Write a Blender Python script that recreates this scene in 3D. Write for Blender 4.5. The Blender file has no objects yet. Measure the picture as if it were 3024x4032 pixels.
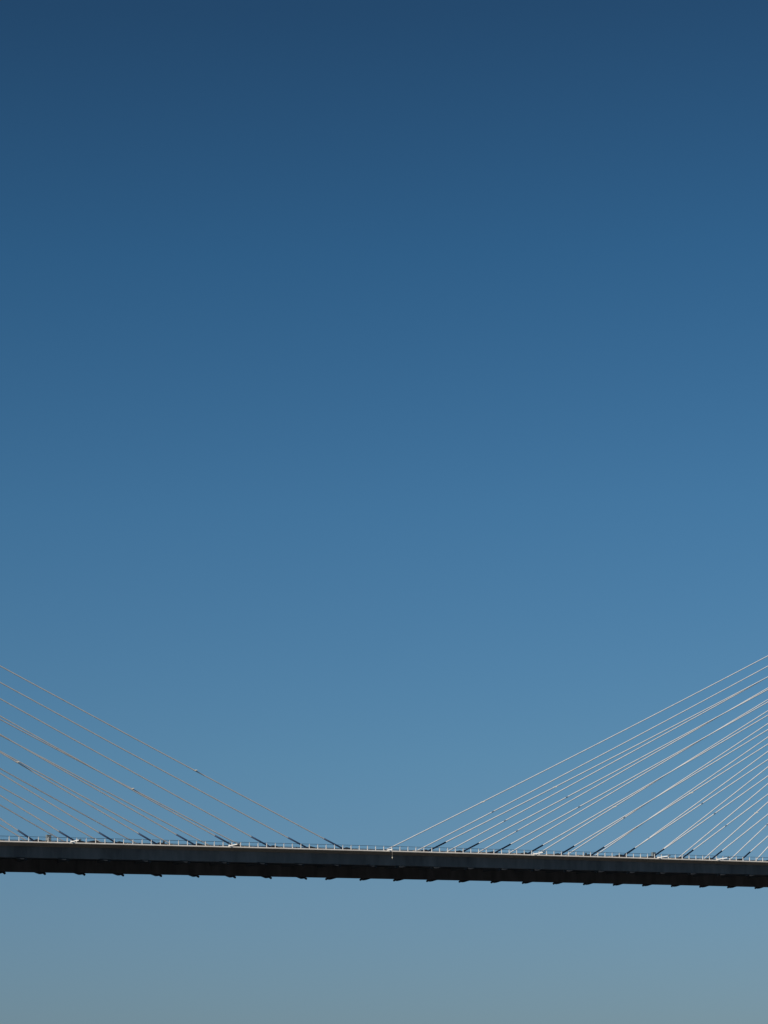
import bpy, bmesh, math, random
from mathutils import Vector, Matrix
random.seed(4)
sc = bpy.context.scene
C = sc.collection
W = 31.0                     # deck width, near edge at y = 0, far edge at y = 31
H0, GRADE, CROWN = 68.137, 0.028722, -1.3e-05
DEPTH = 3.09                 # depth of the edge girders
PITCH = 9.524                # distance between stay anchors
ST = 206.0                   # pylons stand at x = +-ST

def zd(s): return H0 + GRADE*s + CROWN*s*s

# ---------------------------------------------------------------- materials
def mat(name, col, rough=0.6, var=0.12, scale=0.6, metal=0.0, bump=0.0, streak=False):
    m = bpy.data.materials.new(name); m.use_nodes = True
    nt = m.node_tree; b = nt.nodes['Principled BSDF']
    b.inputs['Roughness'].default_value = rough; b.inputs['Metallic'].default_value = metal
    tc = nt.nodes.new('ShaderNodeTexCoord'); mp = nt.nodes.new('ShaderNodeMapping')
    mp.inputs['Scale'].default_value = (1, 1, 0.25) if streak else (1, 1, 1)
    nt.links.new(tc.outputs['Object'], mp.inputs['Vector'])
    n = nt.nodes.new('ShaderNodeTexNoise'); n.inputs['Scale'].default_value = scale
    n.inputs['Detail'].default_value = 6; n.inputs['Roughness'].default_value = 0.6
    nt.links.new(mp.outputs['Vector'], n.inputs['Vector'])
    r = nt.nodes.new('ShaderNodeValToRGB')
    r.color_ramp.elements[0].position = 0.3; r.color_ramp.elements[1].position = 0.7
    r.color_ramp.elements[0].color = tuple(c*(1-var) for c in col)+(1,)
    r.color_ramp.elements[1].color = tuple(min(1, c*(1+var)) for c in col)+(1,)
    nt.links.new(n.outputs['Fac'], r.inputs['Fac']); nt.links.new(r.outputs['Color'], b.inputs['Base Color'])
    if bump:
        bp = nt.nodes.new('ShaderNodeBump'); bp.inputs['Strength'].default_value = bump
        nt.links.new(n.outputs['Fac'], bp.inputs['Height']); nt.links.new(bp.outputs['Normal'], b.inputs['Normal'])
    return m

M = dict(
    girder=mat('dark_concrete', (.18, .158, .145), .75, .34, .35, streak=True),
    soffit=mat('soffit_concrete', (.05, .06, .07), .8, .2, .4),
    edge=mat('edge_beam_paint', (.80, .71, .60), .6, .08, .8),
    white=mat('white_paint', (.80, .77, .72), .45, .05, 3),
    cable=mat('cable_sheath', (.77, .745, .71), .5, .10, .5),
    sleeve=mat('dark_blue_tube', (.012, .026, .062), .5, .2, 2),
    housing=mat('dark_housing', (.04, .045, .05), .6, .2, 2),
    bracket=mat('anchor_steel', (.05, .052, .055), .7, .2, 2),
    pad=mat('concrete_pad', (.34, .30, .25), .8, .1, 2),
    overhang=mat('cantilever_concrete', (.46, .35, .26), .8, .12, .8),
    railtop=mat('rail_steel', (.04, .06, .085), .5, .1, 3),
    barrier=mat('barrier_steel', (.12, .13, .13), .6, .15, 1),
    collar=mat('collar_rubber', (.17, .22, .27), .6, .15, 4),
    asphalt=mat('asphalt', (.05, .05, .05), .9, .2, .5),
    pylon=mat('pylon_concrete', (.42, .40, .37), .8, .12, .2, streak=True),
    cabinet=mat('cabinet_grey', (.20, .23, .23), .5, .08, 3),
    cabdoor=mat('cabinet_door', (.24, .27, .27), .45, .06, 3),
    carpaint=mat('dark_car_paint', (.02, .022, .028), .25, .05, 2),
    carpaint2=mat('grey_car_paint', (.05, .045, .045), .25, .05, 2),
    glass=mat('car_glass', (.01, .012, .015), .08, .02, 2),
    tyre=mat('tyre_rubber', (.02, .02, .02), .9, .1, 5),
    rim=mat('wheel_rim', (.35, .35, .36), .35, .05, 5, metal=.8),
    lamp=mat("lamp_lens", (.52, .47, .38), .2, .05, 5),
    dark=mat('dark_lamp_head', (.05, .055, .06), .5, .1, 5),
)

def panels(m, width, amt):       # cast panels: each bay of the girder a slightly different tone
    nt = m.node_tree; b = nt.nodes['Principled BSDF']; src = b.inputs['Base Color'].links[0].from_socket
    tc = nt.nodes.new('ShaderNodeTexCoord'); sp = nt.nodes.new('ShaderNodeSeparateXYZ'); nt.links.new(tc.outputs['Object'], sp.inputs[0])
    d = nt.nodes.new('ShaderNodeMath'); d.operation = 'DIVIDE'; d.inputs[1].default_value = width; nt.links.new(sp.outputs['X'], d.inputs[0])
    f = nt.nodes.new('ShaderNodeMath'); f.operation = 'FLOOR'; nt.links.new(d.outputs[0], f.inputs[0])
    w = nt.nodes.new('ShaderNodeTexWhiteNoise'); w.noise_dimensions = '1D'; nt.links.new(f.outputs[0], w.inputs['W'])
    r = nt.nodes.new('ShaderNodeMapRange'); r.inputs['To Min'].default_value = 1-amt; r.inputs['To Max'].default_value = 1+amt; nt.links.new(w.outputs['Value'], r.inputs['Value'])
    v = nt.nodes.new('ShaderNodeVectorMath'); v.operation = 'SCALE'; nt.links.new(src, v.inputs[0]); nt.links.new(r.outputs[0], v.inputs['Scale'])
    nt.links.new(v.outputs[0], b.inputs['Base Color'])
panels(M['girder'], PITCH/2, .07); panels(M['edge'], PITCH/2, .05)

# ---------------------------------------------------------------- helpers
def link(name, bm, m, parent=None, loc=None, smooth=False):
    me = bpy.data.meshes.new(name); bmesh.ops.recalc_face_normals(bm, faces=bm.faces); bm.to_mesh(me); bm.free()
    me.materials.append(m)
    if smooth:
        for p in me.polygons: p.use_smooth = len(p.vertices) == 4
    o = bpy.data.objects.new(name, me); C.objects.link(o)
    if loc is not None: o.location = loc
    if parent: o.parent = parent
    return o
def thing(name, label, cat, loc=(0, 0, 0), group=None):
    o = bpy.data.objects.new(name, None); C.objects.link(o); o.location = loc
    o['label'] = label; o['category'] = cat
    if group: o['group'] = group
    return o
def box(bm, x0, x1, y0, y1, z0, z1):
    v = [bm.verts.new(p) for p in ((x0,y0,z0),(x1,y0,z0),(x1,y1,z0),(x0,y1,z0),(x0,y0,z1),(x1,y0,z1),(x1,y1,z1),(x0,y1,z1))]
    for f in ((0,3,2,1),(4,5,6,7),(0,1,5,4),(1,2,6,5),(2,3,7,6),(3,0,4,7)): bm.faces.new([v[i] for i in f])
def prism(bm, pts, y0, y1):      # polygon in x,z extruded along y
    a = [bm.verts.new((x, y0, z)) for x, z in pts]; b = [bm.verts.new((x, y1, z)) for x, z in pts]
    n = len(pts); bm.faces.new(a); bm.faces.new(b[::-1])
    for i in range(n): bm.faces.new((a[i], b[i], b[(i+1) % n], a[(i+1) % n]))
def tube(bm, pts, rad, seg=14, caps=True):
    rings = []
    for i, p in enumerate(pts):
        p = Vector(p); a = Vector(pts[max(i-1, 0)]); b = Vector(pts[min(i+1, len(pts)-1)])
        t = (b-a).normalized(); r = rad[i] if isinstance(rad, (list, tuple)) else rad
        u = t.cross(Vector((0, 1, 0)));
        if u.length < 1e-3: u = t.cross(Vector((1, 0, 0)))
        u.normalize(); w = t.cross(u)
        rings.append([bm.verts.new(p + (u*math.cos(2*math.pi*k/seg) + w*math.sin(2*math.pi*k/seg))*r) for k in range(seg)])
    for A, B in zip(rings, rings[1:]):
        for k in range(seg): bm.faces.new((A[k], A[(k+1) % seg], B[(k+1) % seg], B[k]))
    if caps: bm.faces.new(rings[0][::-1]); bm.faces.new(rings[-1])
def sweep(sec, s0, s1, step=6.0):  # closed section (y, dz) carried along the deck curve
    bm = bmesh.new(); n = max(1, int(math.ceil((s1-s0)/step))); rings = []
    for i in range(n+1):
        s = s0+(s1-s0)*i/n; rings.append([bm.verts.new((s, y, zd(s)+dz)) for y, dz in sec])
    k = len(sec)
    for A, B in zip(rings, rings[1:]):
        for j in range(k): bm.faces.new((A[j], A[(j+1) % k], B[(j+1) % k], B[j]))
    bm.faces.new(rings[0]); bm.faces.new(rings[-1][::-1])
    return bm
def mirror(sec): return [(W-y, z) for y, z in sec][::-1]

# ---------------------------------------------------------------- water
bm = bmesh.new(); S = 60000
vs = [bm.verts.new(p) for p in ((-S,-S,0),(S,-S,0),(S,S,0),(-S,S,0))]; bm.faces.new(vs)
wm = mat('river_water', (.006, .016, .024), .12, .2, .01)
nt = wm.node_tree; b = nt.nodes['Principled BSDF']
tc = nt.nodes.new('ShaderNodeTexCoord'); n1 = nt.nodes.new('ShaderNodeTexNoise'); n1.inputs['Scale'].default_value = .35; n1.inputs['Detail'].default_value = 8
bp = nt.nodes.new('ShaderNodeBump'); bp.inputs['Strength'].default_value = .6; bp.inputs['Distance'].default_value = .5
nt.links.new(tc.outputs['Object'], n1.inputs['Vector']); nt.links.new(n1.outputs['Fac'], bp.inputs['Height']); nt.links.new(bp.outputs['Normal'], b.inputs['Normal'])
w = link('river_water', bm, wm); w['kind'] = 'structure'; w['label'] = 'wide river under the bridge'

# ---------------------------------------------------------------- bridge
bridge = thing('cable_stayed_bridge', 'long cable-stayed bridge with dark deck and two fans of pale stay cables', 'bridge', (0, 0, 0))
LEN = 420
edge = [(.12, 0), (0, -.23), (.02, -.29), (.5, -.33), (.5, 0)]
gird = [(1.5, -.86), (1.5, -DEPTH), (2.6, -DEPTH), (2.6, -.452), (1.5, -.452)]
hang = [(.06, -.302), (1.497, -.84), (1.497, -.452), (.51, -.452), (.51, -.342)]
link('edge_beam', sweep(edge, -LEN, LEN), M['edge'], bridge)
link('edge_beam', sweep(mirror(edge), -LEN, LEN), M['edge'], bridge)
link('edge_girder', sweep(gird, -LEN, LEN), M['girder'], bridge)
link('edge_girder', sweep(mirror(gird), -LEN, LEN), M['girder'], bridge)
link('cantilever_slab', sweep(hang, -LEN, LEN), M['overhang'], bridge)
link('cantilever_slab', sweep(mirror(hang), -LEN, LEN), M['overhang'], bridge)
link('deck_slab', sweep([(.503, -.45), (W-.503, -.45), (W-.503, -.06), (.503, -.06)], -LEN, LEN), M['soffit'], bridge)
link('roadway', sweep([(3.6, -.058), (W-3.6, -.058), (W-3.6, -.01), (3.6, -.01)], -LEN, LEN), M['asphalt'], bridge)
bm = bmesh.new(); box(bm, -.22, .22, 2.603, W-2.603, -1.0, -.453); cb = bm
first = None
for i in range(-21, 22):
    s = i*PITCH
    if first is None:
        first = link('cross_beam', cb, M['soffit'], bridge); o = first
    else:
        o = first.copy(); C.objects.link(o); o.parent = bridge
    o.location = (s, 0, zd(s))

# stay cables: measured straight lines (x, z) of each fan, upper point then lower point
FANS = {
'NL': [[-94.877,100.64,-16.138,69.987],[-94.822,97.299,-25.627,69.776],[-94.768,93.989,-34.925,69.473],[-94.71,90.472,-44.162,69.271],[-94.649,86.77,-53.595,69.0],[-94.59,83.167,-62.701,68.742],[-94.521,78.973,-71.936,68.395],[-94.447,74.516,-81.203,68.156],[-94.372,69.927,-90.378,67.805]],
'FL': [[-80.57,94.807,-21.477,71.741],[-80.515,91.445,-29.493,71.239],[-80.459,88.024,-39.328,70.976],[-80.398,84.339,-47.837,70.613],[-80.337,80.597,-56.929,70.479],[-80.271,76.641,-66.608,70.524],[-80.202,72.406,-74.745,69.859]],
'NR': [[118.281,117.375,16.551,71.003],[118.045,114.165,25.814,71.249],[117.814,111.021,35.094,71.577],[117.569,107.688,44.403,71.799],[117.303,104.065,53.8,72.11],[117.038,100.452,62.898,72.349],[116.754,96.585,72.214,72.571],[116.454,92.491,81.475,72.888],[116.122,87.978,90.744,73.124],[115.759,83.025,99.756,73.221],[115.364,77.644,109.149,73.51]],
'FR': [[144.971,129.605,19.802,72.305],[144.768,126.845,28.948,72.68],[144.556,123.955,38.028,73.05],[144.338,120.99,47.097,73.236],[144.11,117.883,56.36,73.519],[143.891,114.891,65.793,74.084],[143.64,111.482,74.362,74.049],[143.378,107.908,83.32,74.308],[143.1,104.122,92.847,74.781],[142.8,100.041,102.01,74.855],[142.478,95.654,110.299,74.967],[142.124,90.824,118.955,75.146],[141.71,85.188,127.983,75.422],[141.267,79.157,136.807,75.602]]}
WING = {'NL': {1: 48.86, 6: 90.7}, 'FL': {1: 48.2}, 'NR': {1: 48.5, 6: 90.6}, 'FR': {1: 48.3, 6: 89.6, 12: 137.6}}
COLLAR = {'NL': {}, 'FL': {}, 'NR': {2: 51.95, 3: 55.5, 7: 94.1, 8: 98.0, 9: 101.5}, 'FR': {2: 51.3, 3: 54.9, 4: 58.5, 7: 92.7, 8: 96.7, 9: 100.5, 10: 104.2, 13: 141.3}}
SAG = 9e-5
def stay(fan, i, line):
    sg = -1 if fan[1] == 'L' else 1; Y = 2.0 if fan[0] == 'N' else W-2.0
    if line:
        xa, za, xb, zb = line
    else:                                    # further stays, evenly spaced, beyond the picture
        xb = sg*(11.0+9.5*(i-1)); zb = zd(xb); xa = sg*ST; za = zd(sg*ST)+84.0-2.15*(i-1)
    m = (za-zb)/(xa-xb)
    zc = lambda x: zb+m*(x-xb)+SAG*(x-xa)*(x-xb)*(1 if line else 1)
    s = xb
    for _ in range(15): s -= (zc(s)-zd(s))/((zc(s+.01)-zc(s-.01))/.02-GRADE)
    dirn = Vector((sg, 0, sg*(zc(s+.5)-zc(s-.5)))).normalized()
    # the tube reaches 2.35 m above the deck
    st = s
    while zc(st)-zd(st) < 2.38: st += sg*.02
    N = 22; xe = sg*ST
    pts = [(st+(xe-st)*(k/N), Y, zc(st+(xe-st)*(k/N))) for k in range(N+1)]
    pts.insert(0, tuple(Vector(pts[0])-dirn*.2))
    bm = bmesh.new(); tube(bm, pts, .128, 24, False)
    c = link('stay_cable', bm, M['cable'], bridge, smooth=True)
    base = Vector((s, Y, zd(s)))
    bm = bmesh.new(); tube(bm, [base-dirn*.25, base+dirn*.3, Vector((st, Y, zc(st)))], [.20, .176, .176], 20)
    link('sleeve', bm, M['sleeve'], c, smooth=True)
    z0 = zd(s)-.05                           # dark housing over the anchor tube, on the midspan side
    bm = bmesh.new()
    prism(bm, [(s+sg*.35, z0), (s+sg*.62, z0+.52), (s+sg*.1, z0+.72), (s-sg*.9, z0+.55), (s-sg*1.9, z0+.30), (s-sg*2.1, z0)], Y-.38, Y+.38)
    bmesh.ops.bevel(bm, geom=list(bm.edges), offset=.06, segments=2, affect='EDGES')
    link('anchor_housing', bm, M['housing'], c)
    bm = bmesh.new(); prism(bm, [(s-sg*1.5, z0), (s-sg*1.7, z0+.34), (s-sg*3.3, z0+.27), (s-sg*3.6, z0)], Y-.6, Y+.3)
    link('concrete_plinth', bm, M['pad'], c)
    x = WING[fan].get(i)
    if x:
        x *= sg; z = zc(x); bm = bmesh.new()
        tube(bm, [(x, Y+.6, z+.05), (x, Y+.4, z+.05), (x, Y+.1, z+.03), (x, Y-.1, z+.03), (x, Y-.6, z+.02), (x, Y-.95, z)], [.03, .11, .12, .12, .10, .03], 12)
        link('warning_light', bm, M['lamp'], c, smooth=True)
    x = COLLAR[fan].get(i)
    if x:
        x *= sg; bm = bmesh.new(); d = Vector((1, 0, (zc(x+.5)-zc(x-.5)))).normalized(); p = Vector((x, Y, zc(x)))
        tube(bm, [p-d*.34, p-d*.30, p+d*.30, p+d*.34], [.13, .145, .145, .13], 16)
        link('cable_collar', bm, M['collar'], c)
    return c
for fan, lines in FANS.items():
    for i in range(1, 17):
        stay(fan, i, lines[i-1] if i <= len(lines) else None)

# anchor brackets hanging under the edge girders
def bracket_meshes(sg, slope):
    # local origin: level of the girder bottom, x = 0 at the outermost tip of the anchor head
    bm = bmesh.new()
    pts = [(sg*.74, .05), (sg*.84, -.26), (sg*1.0, -.38), (sg*1.45, -.40), (sg*2.0, -.24), (sg*3.1, .05)]
    prism(bm, pts, -.5, .5)
    bmesh.ops.bevel(bm, geom=[e for e in bm.edges if abs(e.verts[0].co.y-e.verts[1].co.y) < 1e-6], offset=.03, segments=1, affect='EDGES')
    bh = bmesh.new(); d = Vector((sg, 0, slope*sg)).normalized(); p = Vector((sg*.10, 0, -.40))
    tube(bh, [p, p+d*.04, p+d*.50, p+d*.51, p+d*1.5], [.21, .24, .24, .17, .17], 14)
    return bm, bh
for Y in (2.0, W-2.0):
    for sg in (-1, 1):
        for i in range(21):
            if i > 17: continue
            s = sg*(2.5+PITCH*i)
            slope = sg*(.42+.0022*i*i)+GRADE
            b1, b2 = bracket_meshes(sg, slope)
            a = link('anchor_bracket', b1, M['bracket'], bridge, (s, Y, zd(s)-DEPTH))
            h = link('anchor_head', b2, M['bracket'], a)

# pylons (outside the picture to the left and right)
for sg in (-1, 1):
    x = sg*ST
    bm = bmesh.new()
    for y0, y1 in ((-3.2, 2.2), (W-2.2, W+3.2)):
        a = [bm.verts.new(p) for p in ((x-3.5, y0, -4), (x+3.5, y0, -4), (x+3.5, y1, -4), (x-3.5, y1, -4))]
        t = [bm.verts.new(p) for p in ((x-2, y0+.6, zd(x)+92), (x+2, y0+.6, zd(x)+92), (x+2, y1, zd(x)+92), (x-2, y1, zd(x)+92))]
        for k in range(4): bm.faces.new((a[k], a[(k+1) % 4], t[(k+1) % 4], t[k]))
        bm.faces.new(t); bm.faces.new(a[::-1])
    py = link('pylon', bm, M['pylon'], bridge)
    bm = bmesh.new(); box(bm, x-1.8, x+1.8, 2.0, W-2.0, zd(x)-9, zd(x)-4.5); box(bm, x-1.6, x+1.6, 2.0, W-2.0, zd(x)+38, zd(x)+42)
    link('pylon_cross_beam', bm, M['pylon'], py)

# ---------------------------------------------------------------- railing on the near edge
PP = 2.1775; P0 = -93.178
rail = thing('edge_railing', 'thin steel railing with white posts along the near edge of the bridge deck', 'railing', (0, 0, 0))
bm = bmesh.new(); tube(bm, [(s, .26, zd(s)+.93) for s in range(-150, 151, 3)], .045, 8); link('top_rail', bm, M['railtop'], rail)
bm = bmesh.new(); tube(bm, [(s, .26, zd(s)+.60) for s in range(-150, 151, 3)], .009, 6); link('wire', bm, M['railtop'], rail)
bm = bmesh.new(); tube(bm, [(s, .26, zd(s)+.32) for s in range(-150, 151, 3)], .009, 6); link('wire', bm, M['railtop'], rail)
def post_mesh():
    bm = bmesh.new(); box(bm, -.055, .055, .185, .225, -.10, .955); box(bm, -.055, .055, .295, .335, -.10, .955); box(bm, -.014, .014, .2252, .2948, -.10, .955)
    return bm
first = None
inside = [k for k in range(-26, 112) if -97.5 < P0+k*PP < 117.5]
for k in inside:
    s = P0+k*PP
    if first is None: first = link('post', post_mesh(), M['white'], rail); o = first
    else: o = first.copy(); C.objects.link(o); o.parent = rail
    o.location = (s, 0, zd(s))
bm = bmesh.new()
for k in range(-26, 112):
    if k in inside: continue
    s = P0+k*PP; z = zd(s)
    box(bm, s-.055, s+.055, .185, .335, z-.1, z+.955)
o = link('post', bm, M['white'], rail); o['kind'] = 'stuff'

# ---------------------------------------------------------------- crash barrier between stays and roadway
bar = thing('crash_barrier', 'low dark crash barrier behind the railing, beside the roadway', 'barrier', (0, 0, 0))
link('barrier_rail', sweep([(3.10, .42), (3.04, .46), (3.10, .50), (3.04, .54), (3.10, .58), (3.16, .58), (3.16, .42)], -150, 150), M['barrier'], bar)
first = None
for k in range(-30, 31):
    s = k*3.9+.8
    if first is None:
        bm = bmesh.new(); box(bm, -.08, .08, 3.162, 3.30, -.07, .62); first = link('post', bm, M['barrier'], bar); o = first
    else: o = first.copy(); C.objects.link(o); o.parent = bar
    o.location = (s, 0, zd(s))

# ---------------------------------------------------------------- outrigger lamp arms on the near edge
def outrigger(s, label, L=3.0, hang=False):
    z = zd(s)
    t = thing('lamp_outrigger', label, 'lamp arm', (s, 0, z), None if hang else 'white lamp arms reaching out from the deck edge')
    bm = bmesh.new(); box(bm, -.09, .09, -L, .45, .02, .20); link('arm', bm, M['white'], t)
    bm = bmesh.new(); box(bm, -.16, .16, .10, .14, -.05, .5) ; box(bm, -.03, .03, -.9, -.0, -.02, .018); link('mounting_plate', bm, M['white'], t)
    if not hang:
        bm = bmesh.new(); tube(bm, [(0, -L-.02, .13), (0, -L-.1, .13), (0, -L-.75, .15), (0, -L-.95, .15)], [.10, .14, .13, .05], 12); link('lamp_head', bm, M['dark'], t, smooth=True)
    else:
        bm = bmesh.new(); tube(bm, [(0, -L+.1, .3), (0, -L+.1, -1.65)], .03, 10); link('hanging_rod', bm, M['pad'], t, smooth=True)
        bm = bmesh.new(); tube(bm, [(0, -L+.1, -1.5), (0, -L+.1, -1.55), (0, -L+.1, -1.8), (0, -L+.1, -1.83), (0, -L+.1, -2.02)], [.05, .13, .13, .07, .05], 12); link('lamp_head', bm, M['lamp'], t, smooth=True)
outrigger(-79.27, 'white lamp arm just right of the grey cabinet in the left cable fan', 3.0)
outrigger(-41.61, 'white lamp arm on the deck edge, first one left of the hanging lamp', 3.0)
outrigger(-.56, 'short white arm with a lamp hanging from a rod over the dark girder', 1.35, True)
outrigger(40.11, 'white lamp arm on the deck edge, first one right of the hanging lamp', 3.2)
outrigger(77.66, 'white lamp arm at the foot of the grey cabinet in the right cable fan', 3.3)
outrigger(96.47, 'rightmost of the white lamp arms on the deck edge', 3.4)

# ---------------------------------------------------------------- cabinets and small posts on the deck
def cabinet(s, Y, wdt, hgt, label):
    t = thing('control_cabinet', label, 'cabinet', (s, Y, zd(s)-.06), 'tall grey cabinets on the deck')
    bm = bmesh.new(); box(bm, -wdt/2, wdt/2, -.3, .3, .1, hgt); bmesh.ops.bevel(bm, geom=list(bm.edges), offset=.03, segments=2, affect='EDGES'); link('body', bm, M['cabinet'], t)
    bm = bmesh.new(); box(bm, -wdt/2-.06, wdt/2+.06, -.36, .36, hgt+.002, hgt+.07); link('roof', bm, M['cabdoor'], t)
    bm = bmesh.new(); box(bm, -wdt/2-.04, wdt/2+.04, -.34, .34, 0, .098); link('plinth', bm, M['pad'], t)
    for k in (-1, 1):
        bm = bmesh.new(); a, b_ = sorted((k*.02, k*(wdt/2-.06))); box(bm, a, b_, -.325, -.302, .2, hgt-.1)
        for j in range(5): box(bm, a+.05, b_-.05, -.335, -.3252, hgt-.25-j*.06, hgt-.22-j*.06)
        d = link('door', bm, M['cabdoor'], t)
        bm = bmesh.new(); box(bm, k*.05-.012, k*.05+.012, -.345, -.3252, hgt*.5, hgt*.5+.14); link('handle', bm, M['dark'], d)
cabinet(-82.4, 3.9, 1.0, 1.80, 'grey cabinet standing behind the railing in the left cable fan')
cabinet(79.6, 3.9, .95, 1.75, 'grey cabinet standing behind the railing in the right cable fan')
def callbox(s, Y, label):
    t = thing('emergency_phone', label, 'phone post', (s, Y, zd(s)-.06), 'narrow dark phone posts on the deck')
    bm = bmesh.new(); box(bm, -.06, .06, -.05, .05, 0, 1.0); link('pole', bm, M['dark'], t)
    bm = bmesh.new(); box(bm, -.19, .19, -.16, .16, .62, 1.22); bmesh.ops.bevel(bm, geom=list(bm.edges), offset=.04, segments=2, affect='EDGES'); link('call_box', bm, M['dark'], t)
callbox(-55.3, 4.0, 'narrow dark post with a box on the deck left of midspan')
callbox(58.8, 4.0, 'narrow dark post with a box on the deck right of midspan')

# ---------------------------------------------------------------- cars
def car(s, Y, paint, label, sgn=1):
    t = thing('car', label, 'car', (s, Y, zd(s)-.008), 'cars crossing the bridge')
    t.rotation_euler = (0, -math.atan(GRADE+2*CROWN*s), 0 if sgn > 0 else math.pi)
    prof = [(-2.15,.32),(-2.2,.62),(-2.12,.86),(-1.85,.95),(-1.5,1.0),(-.95,1.38),(-.5,1.46),(.25,1.47),(.7,1.36),(1.3,.98),(1.95,.84),(2.2,.66),(2.22,.34)]
    bm = bmesh.new(); secs = []
    for y, k in ((-.86, .0), (-.80, 1.), (.80, 1.), (.86, .0)):
        secs.append([bm.verts.new((x*(1 if k else .985), y*(1-.17*max(0, (z-.95)/.5)), z if k else min(z, z*.97+.01))) for x, z in prof])
    for A, B in zip(secs, secs[1:]):
        for j in range(len(prof)): bm.faces.new((A[j], A[(j+1) % len(prof)], B[(j+1) % len(prof)], B[j]))
    bm.faces.new(secs[0]); bm.faces.new(secs[-1][::-1])
    body = link('body', bm, paint, t)
    for sd in (-1, 1):
        bm = bmesh.new()
        pts = [(-1.32, 1.0), (-.88, 1.33), (-.4, 1.39), (.22, 1.40), (.62, 1.30), (1.12, 1.0)]
        vs = []
        for o_ in (.0, .02): vs.append([bm.verts.new((x, sd*((.86 if z < 1.05 else .86-.30*(z-1.0))-.012+o_), z)) for x, z in pts])
        bm.faces.new(vs[0]); bm.faces.new(vs[1][::-1])
        for j in range(6): bm.faces.new((vs[0][j], vs[0][(j+1) % 6], vs[1][(j+1) % 6], vs[1][j]))
        link('side_window', bm, M['glass'], t)
    for nm, p0, p1 in (('windscreen', (.74, 1.35), (1.28, 1.01)), ('rear_window', (-.97, 1.385), (-1.46, 1.04))):
        bm = bmesh.new(); n = Vector((p1[1]-p0[1], p0[0]-p1[0])).normalized()
        if n.y < 0: n = -n
        q = [(p0[0]+n.x*.004, p0[1]+n.y*.004), (p1[0]+n.x*.004, p1[1]+n.y*.004), (p1[0]+n.x*.02, p1[1]+n.y*.02), (p0[0]+n.x*.02, p0[1]+n.y*.02)]
        prism(bm, q, -.62, .62); link(nm, bm, M['glass'], t)
    for x in (-1.35, 1.38):
        for sd in (-1, 1):
            bm = bmesh.new(); tube(bm, [(x, sd*.68, .32), (x, sd*.70, .32), (x, sd*.86, .32), (x, sd*.88, .32)], [.28, .32, .32, .28], 20); wh = link('wheel', bm, M['tyre'], t)
            bm = bmesh.new(); tube(bm, [(x, sd*.881, .32), (x, sd*.895, .32)], [.2, .18], 16); link('rim', bm, M['rim'], wh)
    for sd in (-1, 1):
        bm = bmesh.new(); box(bm, 2.12, 2.235, sd*.62-.14, sd*.62+.14, .60, .72); link('headlight', bm, M['lamp'], t)
car(-69.0, 9.0, M['carpaint'], 'dark car on the roadway behind the railing in the left cable fan')
car(72.6, 8.0, M['carpaint2'], 'dark car on the roadway behind the railing in the right cable fan', -1)

# ---------------------------------------------------------------- camera
AL, PIT, ROLL = 0.628155, 0.239301, -0.02
F = Vector((math.sin(AL)*math.cos(PIT), math.cos(AL)*math.cos(PIT), math.sin(PIT)))
R = Vector((math.cos(AL), -math.sin(AL), 0)); U = R.cross(F)
R2 = R*math.cos(ROLL)+U*math.sin(ROLL); U2 = -R*math.sin(ROLL)+U*math.cos(ROLL)
cam = bpy.data.cameras.new('camera'); co = bpy.data.objects.new('camera', cam); C.objects.link(co)
mw = Matrix(((R2.x, U2.x, -F.x, -342.423), (R2.y, U2.y, -F.y, -471.410), (R2.z, U2.z, -F.z, 2.0), (0, 0, 0, 1)))
co.matrix_world = mw
cam.sensor_fit = 'VERTICAL'; cam.sensor_height = 36; cam.sensor_width = 27; cam.lens = 10500*36/4032
cam.clip_start = 1; cam.clip_end = 200000
sc.camera = co

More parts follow.
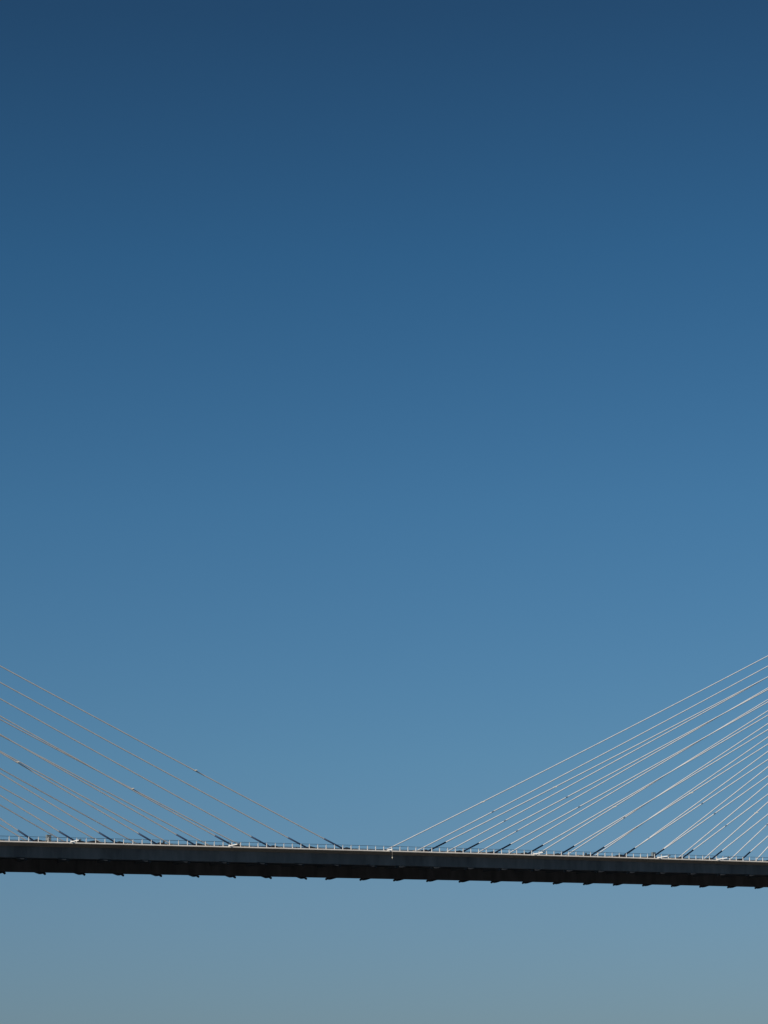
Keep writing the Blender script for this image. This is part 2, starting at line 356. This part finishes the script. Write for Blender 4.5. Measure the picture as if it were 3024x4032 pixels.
# ---------------------------------------------------------------- light
SUN = Vector((-.87, -.225, .42)).normalized()
el = math.asin(SUN.z); az = math.atan2(SUN.x, SUN.y)      # azimuth from +Y towards +X
l = bpy.data.lights.new('sun', 'SUN'); l.energy = 4.0; l.angle = math.radians(.5); l.color = (1, .94, .87)
lo = bpy.data.objects.new('sun', l); C.objects.link(lo); lo.rotation_euler = (-SUN).to_track_quat('-Z', 'Y').to_euler()
wd = bpy.data.worlds.new('World'); sc.world = wd; wd.use_nodes = True; nt = wd.node_tree
bg = nt.nodes['Background']; bg.inputs['Strength'].default_value = .10
sky = nt.nodes.new('ShaderNodeTexSky'); sky.sky_type = 'NISHITA'; sky.sun_disc = False
sky.sun_elevation = el; sky.sun_rotation = az; sky.air_density = 1.0; sky.dust_density = 0.6; sky.ozone_density = 2.0; sky.altitude = 0
# deep polarised blue of this sky: the sky texture filtered by elevation (world direction)
tc = nt.nodes.new('ShaderNodeTexCoord'); sp = nt.nodes.new('ShaderNodeSeparateXYZ'); rp = nt.nodes.new('ShaderNodeValToRGB')
mx = nt.nodes.new('ShaderNodeMix'); mx.data_type = 'RGBA'; mx.blend_type = 'MULTIPLY'; mx.inputs['Factor'].default_value = 1.0
nt.links.new(tc.outputs['Generated'], sp.inputs[0]); nt.links.new(sp.outputs['Z'], rp.inputs['Fac'])
stops = [(0.0,(.28,.37,.54)),(.0534,(.303,.404,.566)),(.0959,(.319,.442,.583)),(.1454,(.298,.479,.603)),(.2385,(.240,.470,.602)),(.3295,(.172,.399,.532)),(.413,(.136,.297,.402)),(.6,(.13,.27,.38))]
cr = rp.color_ramp; cr.interpolation = 'LINEAR'
for k, (p, c) in enumerate(stops):
    e = cr.elements[k] if k < 2 else cr.elements.new(p)
    e.position = p
for e, (p, c) in zip(cr.elements, stops): e.position = p; e.color = c+(1,)
nt.links.new(sky.outputs['Color'], mx.inputs['A']); nt.links.new(rp.outputs['Color'], mx.inputs['B'])
nt.links.new(mx.outputs['Result'], bg.inputs['Color'])
sc.view_settings.view_transform = 'Standard'; sc.view_settings.look = 'None'
sc.view_settings.exposure = 0.0; sc.view_settings.gamma = 1.0
